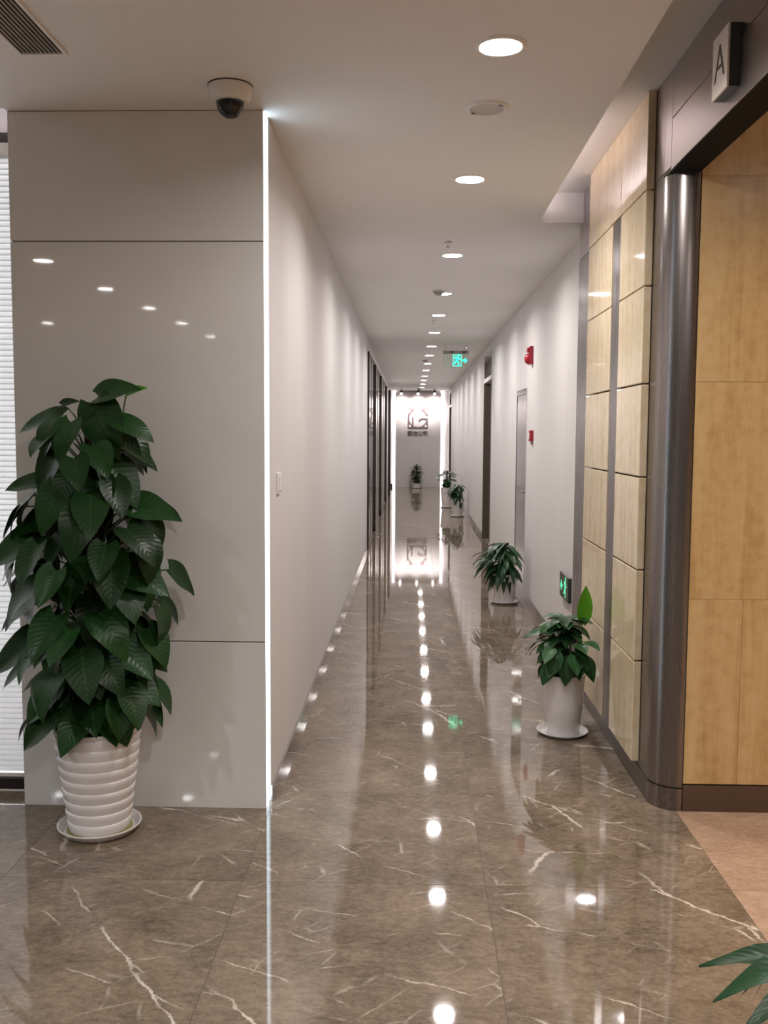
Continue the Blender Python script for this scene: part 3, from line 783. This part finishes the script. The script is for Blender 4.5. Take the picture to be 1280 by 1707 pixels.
# 'A' sign on the header
sa = thing('letter_sign', 'cream block sign with a letter A on the lift lobby header', 'sign', (XS, 2.98, 2.555))
obj('block', box(-0.030, 0.0, -0.070, 0.070, -0.088, 0.092, 0.001), M['sign_side'], sa)
obj('face', box(-0.037, -0.0302, -0.070, 0.070, -0.088, 0.092, 0.001), M['sign_face'], sa)
me = text_mesh('A', 0.15, 0.0008, 'letter', -0.0015); me.materials.clear(); me.materials.append(M['ink'])
o = inst('letter', me, sa); o.matrix_local = Matrix(((0, 0, -1, -0.0375), (-1, 0, 0, 0.0), (0, 1, 0, 0.0), (0, 0, 0, 1)))

# ------------------------------------------------------------------ plants
def leaf_me(name, Ln, W, kind, droop, fold, m, seed=0):
    rnd = random.Random(seed)
    bm = bmesh.new(); uvl = bm.loops.layers.uv.new('UVMap')
    nt_ = 9 if kind != 'lily' else 8
    us = (-1, -0.55, 0, 0.55, 1)
    rows = []; uvs = {}
    wav = rnd.uniform(-0.02, 0.02)
    for i in range(nt_ + 1):
        t = i / nt_
        if kind == 'heart':
            wd = (math.sin(PI * min(1, (t * 0.94 + 0.06)) ** 0.62)) ** 0.85 if t < 1 else 0
            lobe = 0.17
        elif kind == 'ovate':
            wd = math.sin(PI * (t * 0.97 + 0.03) ** 0.78) ** 0.9 if t < 1 else 0; lobe = 0.05
        else:
            wd = math.sin(PI * (t * 0.97 + 0.03) ** 0.85) if t < 1 else 0; lobe = 0.0
        wd = max(wd, 0.0) * W / 2
        row = []
        for u in us:
            y = Ln * (t - lobe * (1 - t) ** 3 * abs(u) ** 1.4)
            z = -droop * Ln * t * t + fold * abs(u) * wd + wav * Ln * math.sin(9 * t + u) * abs(u)
            v = bm.verts.new((u * wd, y * (1 - 0.25 * droop * t), z)); uvs[v] = (0.5 + u * 0.5, t); row.append(v)
        rows.append(row)
    for a, b in zip(rows, rows[1:]):
        for k in range(4):
            bm.faces.new((a[k], a[k + 1], b[k + 1], b[k]))
    for f in bm.faces:
        for l in f.loops: l[uvl].uv = uvs[l.vert]
        f.smooth = True
    me = bpy.data.meshes.new(name); bm.to_mesh(me); bm.free(); me.materials.append(m)
    return me

def place_leaf(me, p, d, n, s, parent):
    y = Vector(d).normalized(); z = Vector(n); x = y.cross(z).normalized(); z = x.cross(y)
    o = inst('leaf', me, parent)
    mt = Matrix((x, y, z)).transposed().to_4x4() @ Matrix.Diagonal((s, s, s, 1))
    mt.translation = Vector(p)
    o.matrix_local = mt
    return o

def bez(a, b, c, n=5):
    a, b, c = Vector(a), Vector(b), Vector(c)
    return [(1 - t) ** 2 * a + 2 * t * (1 - t) * b + t * t * c for t in [i / n for i in range(n + 1)]]

def saucer(parent, r, h=0.022, m=None):
    obj('saucer', lathe([(r * 0.72, 0.0), (r * 0.80, 0.002), (r * 0.97, h), (r, h), (r, h - 0.004), (r * 0.84, -0.0), (0, 0)][::-1] if False else
                        [(0.0, 0.0), (r * 0.80, 0.0), (r * 0.88, 0.005), (r, h - 0.003), (r, h), (r * 0.96, h), (r * 0.84, 0.007), (r * 0.78, 0.005), (0.0, 0.005)], 48, cap=False), M['ceramic'], parent, True)

# --- tall pothos on a coir pole in a ridged pot
BX, BY = -1.130, 3.372
tp = thing('pothos_plant', 'tall bushy pothos in a ridged white pot against the cream pier', 'potted plant', (BX, BY, 0))
saucer(tp, 0.150, 0.030)
obj('saucer_water', lathe([(0.0, 0.0066), (0.118, 0.0066), (0.118, 0.009), (0.0, 0.009)], 32, cap=False), M['water'], tp)
prof = [(0.0, 0.006), (0.098, 0.006), (0.104, 0.012)]
NB = 9
for k in range(NB):
    z0 = 0.012 + k * 0.0405; r0 = 0.106 + k * 0.0052
    prof += [(r0, z0 + 0.002), (r0 + 0.0035, z0 + 0.010), (r0 + 0.0075, z0 + 0.024), (r0 + 0.0095, z0 + 0.033), (r0 + 0.0080, z0 + 0.0385), (r0 + 0.0045, z0 + 0.0405)]
prof += [(0.155, 0.380), (0.158, 0.388), (0.156, 0.393), (0.147, 0.393), (0.143, 0.385), (0.140, 0.355)]
obj('pot', lathe(prof, 64, cap=False), M['ceramic'], tp, True)
obj('soil', lathe([(0.0, 0.362), (0.08, 0.366), (0.139, 0.360)], 32, cap=False), M['soil'], tp)
obj('coir_pole', lathe([(0.030, 0.35), (0.031, 0.8), (0.028, 1.44), (0.015, 1.46), (0, 1.465)], 14), M['moss'], tp, True)
rnd = random.Random(11)
hearts = [leaf_me('leaf', 0.19, 0.135, 'heart', dr, fo, M['leaf_dark'], i) for i, (dr, fo) in enumerate(((0.22, 0.30), (0.40, 0.22), (0.12, 0.35), (0.55, 0.15), (0.30, 0.05)))]
h_new = leaf_me('leaf', 0.19, 0.12, 'heart', 0.2, 0.3, M['leaf_new'], 9)
stems = bmesh.new()
def Rz(z):
    tab = ((0.36, 0.15), (0.48, 0.22), (0.62, 0.27), (0.80, 0.30), (1.00, 0.31), (1.20, 0.28), (1.35, 0.20), (1.50, 0.17), (1.62, 0.10))
    for (a, ra), (b, rb) in zip(tab, tab[1:]):
        if a <= z <= b: return ra + (rb - ra) * (z - a) / (b - a)
    return 0.1
NL = 150; ga = 2.399963
k = 0; placed = 0
while placed < NL:
    k += 1
    fz = (k % 151) / 151.0
    z = 0.44 + 1.08 * ((k * 0.7548777) % 1.0) ** 1.05
    a = k * ga + rnd.uniform(-0.4, 0.4)
    if k > 1200: break
    R = Rz(z) * rnd.choice((0.42, 0.62, 0.80, 0.92))
    hx, hy = math.cos(a), math.sin(a)
    if z > 1.30 and rnd.random() < 0.45: continue
    if hy > 0: R = min(R, 0.05 + 0.14 * (1 - hy) + 0.18 * abs(hx) ** 3)
    base = Vector((0.05 * hx + (R - 0.07) * hx, 0.05 * hy + (R - 0.07) * hy, z + 0.02))
    el = rnd.uniform(-1.2, -0.35) if z < 1.38 else rnd.uniform(-0.9, 0.15)
    d = Vector((hx * math.cos(el), hy * math.cos(el), math.sin(el)))
    tw = rnd.uniform(-0.5, 0.5)
    d = Matrix.Rotation(tw, 3, 'Z') @ d
    n = Vector((hx * 0.7, hy * 0.7 - 0.25, 0.75)) + Vector((rnd.uniform(-0.3, 0.3), rnd.uniform(-0.3, 0.3), 0))
    s = rnd.uniform(0.72, 1.05) * (0.8 if z > 1.35 else 1.0)
    tip = base + d * 0.19 * s
    if max(tip.y, base.y + 0.05) + BY > YN - 0.035: continue
    if base.z > 1.5 and abs(base.x) > 0.12: continue
    me = hearts[k % 5]
    if tip.z < 0.34: continue
    place_leaf(me, base, d, n, s, tp); placed += 1
    p0 = Vector((0.028 * hx, 0.028 * hy, z - rnd.uniform(0.02, 0.10)))
    tube(stems, bez(p0, (p0 + base) / 2 + Vector((0, 0, 0.06)), base, 4), 0.0038, 0.0026, 5)
# characteristic leaves at the crown and edges
def hand_leaf(x, y, z, dx, dy, dz, s, me, nx=0.0, ny=-0.5, nz=0.8, root=None):
    b = Vector((x, y, z)); place_leaf(me, b, (dx, dy, dz), (nx, ny, nz), s, tp)
    r = Vector(root) if root else Vector((0.02 * (1 if x > 0 else -1), 0, z - 0.12))
    tube(stems, bez(r, (r + b) / 2 + Vector((0, 0, 0.05)), b, 4), 0.0036, 0.0026, 5)
hand_leaf(0.035, -0.03, 1.575, 0.9, -0.2, 0.30, 0.85, hearts[0], 0, -0.7, 0.7)
hand_leaf(0.125, 0.0, 1.585, 0.75, -0.1, 0.35, 0.42, h_new, -0.3, -0.6, 0.6, (0.10, 0, 1.42))
hand_leaf(0.03, -0.05, 1.55, 0.35, -0.30, -0.8, 1.15, hearts[4], 0, -0.95, 0.2)
hand_leaf(-0.10, -0.03, 1.50, -0.85, -0.1, -0.15, 0.90, hearts[0], -0.2, -0.55, 0.8)
hand_leaf(-0.10, -0.02, 1.545, 0.9, 0, 0.35, 0.35, hearts[0], 0.1, -0.6, 0.8)
hand_leaf(-0.13, -0.04, 1.43, -0.55, 0, -0.65, 0.55, hearts[1], -0.5, -0.7, 0.5)
hand_leaf(0.09, -0.02, 1.46, 0.80, -0.1, -0.45, 0.95, hearts[1], 0.3, -0.6, 0.7)
hand_leaf(0.13, 0.0, 1.38, 0.75, -0.05, -0.40, 0.65, hearts[2], 0.3, -0.5, 0.8)
hand_leaf(0.07, -0.05, 1.34, 0.60, -0.2, -0.65, 1.05, hearts[0], 0.4, -0.7, 0.6)
hand_leaf(-0.09, -0.05, 1.40, -0.45, -0.2, -0.75, 1.10, hearts[0], -0.5, -0.8, 0.4)
hand_leaf(-0.17, -0.03, 1.27, -0.9, -0.1, -0.10, 0.75, hearts[2], -0.1, -0.6, 0.8)
hand_leaf(-0.10, -0.06, 1.18, -0.75, -0.2, -0.25, 1.05, hearts[4], -0.3, -0.7, 0.7)
hand_leaf(0.14, -0.05, 1.19, 0.92, -0.1, -0.15, 1.05, hearts[2], 0.15, -0.6, 0.8)
hand_leaf(-0.16, -0.08, 1.09, -0.75, -0.25, -0.35, 1.15, hearts[0], -0.3, -0.75, 0.6)
hand_leaf(-0.17, -0.08, 0.90, -0.8, -0.2, -0.5, 1.1, hearts[1], -0.4, -0.7, 0.6)
hand_leaf(0.12, -0.1, 0.98, 0.85, -0.2, -0.30, 1.1, hearts[0], 0.2, -0.7, 0.7)
hand_leaf(-0.19, -0.06, 0.72, -0.75, -0.2, -0.55, 1.1, hearts[2], -0.4, -0.7, 0.6)
hand_leaf(0.14, -0.06, 0.72, 0.75, -0.2, -0.35, 0.95, hearts[1], 0.3, -0.7, 0.7)
hand_leaf(0.11, -0.08, 0.60, 0.75, -0.2, -0.40, 1.0, hearts[0], 0.3, -0.7, 0.7)
hand_leaf(-0.12, -0.10, 0.46, -0.65, -0.2, -0.6, 0.95, hearts[0], -0.4, -0.8, 0.5)
hand_leaf(0.09, -0.11, 0.50, 0.45, -0.2, -0.8, 0.9, hearts[1], 0.5, -0.8, 0.4)
hand_leaf(-0.03, -0.13, 0.50, -0.15, -0.3, -0.9, 0.95, hearts[4], 0, -0.95, 0.3)
hand_leaf(-0.11, -0.09, 0.56, -0.6, -0.2, -0.7, 0.95, hearts[2], -0.4, -0.8, 0.4)
obj('petioles', stems, M['stem'], tp, True)

# --- smaller plants in plain tapered pots
def tapered_pot(parent, rt, rb, h, sr):
    saucer(parent, sr, 0.020)
    obj('pot', lathe([(0.0, 0.0055), (rb - 0.004, 0.0055), (rb, 0.010), (rb + (rt - rb) * 0.5, h * 0.5), (rt - 0.002, h - 0.006), (rt, h - 0.002), (rt - 0.003, h), (rt - 0.010, h), (rt - 0.012, h - 0.02), (rt - 0.016, h - 0.04)], 48, cap=False), M['ceramic'], parent, True)
    obj('soil', lathe([(0.0, h - 0.024), (rt - 0.014, h - 0.030)], 28, cap=False), M['soil'], parent)

def bush(name, label, loc, rt, rb, h, sr, meshes, n, zlo, zhi, R, Ls, elr, seed, xmax=None, group=None, shape=0.6, xmin=None):
    rnd = random.Random(seed)
    t = thing(name, label, 'potted plant', loc, 0, group)
    tapered_pot(t, rt, rb, h, sr)
    st = bmesh.new(); c = 0; k = 0
    while c < n and k < 4000:
        k += 1
        a = k * ga + rnd.uniform(-0.3, 0.3)
        q = ((k * 0.7549) % 1.0)
        z = zlo + (zhi - zlo) * q
        prof = (1 - abs(q - 0.45) / 0.62) ** shape if abs(q - 0.45) < 0.6 else 0.15
        r = R * prof * rnd.uniform(0.25, 1.0)
        hx, hy = math.cos(a), math.sin(a)
        s = rnd.uniform(0.75, 1.1)
        el = elr[0] + (elr[1] - elr[0]) * (0.35 * rnd.random() + 0.65 * q)
        d = Vector((hx * math.cos(el), hy * math.cos(el), math.sin(el)))
        b = Vector((hx * max(0.012, r - Ls * s * 0.6), hy * max(0.012, r - Ls * s * 0.6), z))
        tip = b + d * Ls * s
        if xmax is not None and loc[0] + max(tip.x, b.x) > xmax - 0.02: continue
        if math.hypot(tip.x, tip.y) < rt and tip.z < h: continue
        if math.hypot(tip.x, tip.y) < rt + 0.02 and tip.z < h + 0.01: continue
        if math.hypot(tip.x, tip.y) > R * 1.12: continue
        nn = Vector((hx * 0.5 * (1 if el < 0.4 else -1), hy * 0.5 * (1 if el < 0.4 else -1) - 0.1, 0.85))
        place_leaf(meshes[k % len(meshes)], b, d, nn, s, t); c += 1
        p0 = Vector((0.035 * hx, 0.035 * hy, h - 0.03))
        tube(st, bez(p0, Vector((b.x * 0.5, b.y * 0.5, max(z, h) + 0.03)), b, 4), 0.0028, 0.0018, 5)
    return t, st

ov = [leaf_me('leaf', 0.125, 0.070, 'ovate', dr, fo, M['leaf_mid'], 20 + i) for i, (dr, fo) in enumerate(((0.2, 0.3), (0.45, 0.2), (0.1, 0.35), (0.3, 0.1)))]
ov_new = leaf_me('leaf', 0.155, 0.062, 'ovate', 0.02, 0.35, M['leaf_new'], 33)
lily = [leaf_me('leaf', 0.245, 0.055, 'lily', dr, fo, M['leaf_lily'], 40 + i) for i, (dr, fo) in enumerate(((0.35, 0.3), (0.6, 0.25), (0.5, 0.2), (0.25, 0.3)))]

t2, s2 = bush('potted_plant', 'leafy green plant with one upright bright leaf beside the travertine pier', (0.747, 4.587, 0), 0.108, 0.081, 0.302, 0.124,
              ov, 84, 0.33, 0.58, 0.245, 0.125, (-0.9, 0.25), 5, xmax=0.905)
place_leaf(ov_new, (0.085, -0.02, 0.545), (0.06, -0.02, 1), (0.1, -1, 0.1), 1.22, t2)
tube(s2, bez((0.03, 0, 0.28), (0.07, -0.01, 0.45), (0.085, -0.02, 0.545), 4), 0.003, 0.002, 5)
for x, y, z, dx, dy, dz, sc in ((0.075, -0.08, 0.40, 0.4, -0.4, -0.75, 1.1), (0.0, -0.10, 0.40, -0.1, -0.4, -0.85, 1.15), (-0.07, -0.08, 0.37, -0.4, -0.3, -0.8, 1.0), (-0.04, -0.09, 0.42, -0.3, -0.4, -0.8, 1.0)):
    place_leaf(ov[0], (x, y, z), (dx, dy, dz), (dx * 0.6, -0.8, 0.4), sc, t2)
    tube(s2, bez((x * 0.3, y * 0.3, 0.28), (x * 0.7, y * 0.7, z + 0.04), (x, y, z), 4), 0.0028, 0.002, 5)
obj('stems', s2, M['stem'], t2, True)

t3, s3 = bush('potted_plant', 'dark drooping peace lily in a white pot beside the steel cabinet', (0.815, 8.21, 0), 0.112, 0.084, 0.258, 0.122,
              lily, 96, 0.28, 0.52, 0.36, 0.245, (-0.8, 0.35), 8, xmax=XR - 0.01)
obj('stems', s3, M['stem'], t3, True)
t4, s4 = bush('potted_plant', 'dark leafy plant in a white pot, nearer of the far pair by the right wall', (0.825, 16.89, 0), 0.125, 0.090, 0.325, 0.130,
              lily, 64, 0.34, 0.56, 0.26, 0.235, (-0.8, 0.4), 15, xmax=XR - 0.01)
obj('stems', s4, M['stem'], t4, True)
t5, s5 = bush('potted_plant', 'small leaved plant in a white pot, farther of the far pair', (0.715, 18.96, 0), 0.130, 0.092, 0.40, 0.130,
              ov, 70, 0.45, 0.72, 0.26, 0.125, (-0.5, 0.7), 21, xmax=XR - 0.01)
obj('stems', s5, M['stem'], t5, True)
br = [leaf_me('leaf', 0.17, 0.07, 'ovate', dr, 0.3, M['leaf_bronze'] if i else M['leaf_lily'], 60 + i) for i, dr in enumerate((0.3, 0.5, 0.2))]
t6, s6 = bush('potted_plant', 'bronze leaved plant in a low white bowl before the logo wall', (0.148, 25.72, 0), 0.145, 0.095, 0.13, 0.150,
              br, 80, 0.18, 0.58, 0.21, 0.17, (-0.7, 0.8), 27)
obj('stems', s6, M['stem'], t6, True)
# plant at the lower right, mostly out of the picture
t7, s7 = bush('potted_plant', 'plant at the lower right whose dark leaf tips enter the picture', (0.98, 2.02, 0), 0.112, 0.084, 0.20, 0.122,
              lily, 40, 0.24, 0.36, 0.26, 0.235, (-0.7, 0.2), 31)
for dx, dy, dz, z in ((-0.95, -0.05, -0.22, 0.33), (-0.85, -0.45, -0.1, 0.32), (-0.9, 0.25, 0.0, 0.30)):
    b = Vector((dx * 0.08, dy * 0.08, z))
    place_leaf(lily[3], b, (dx, dy, dz), (0.1, -0.3, 0.9), 1.1, t7)
    tube(s7, bez((0.02 * dx, 0, 0.18), (dx * 0.04, dy * 0.04, z), b, 4), 0.003, 0.002, 5)
obj('stems', s7, M['stem'], t7, True)
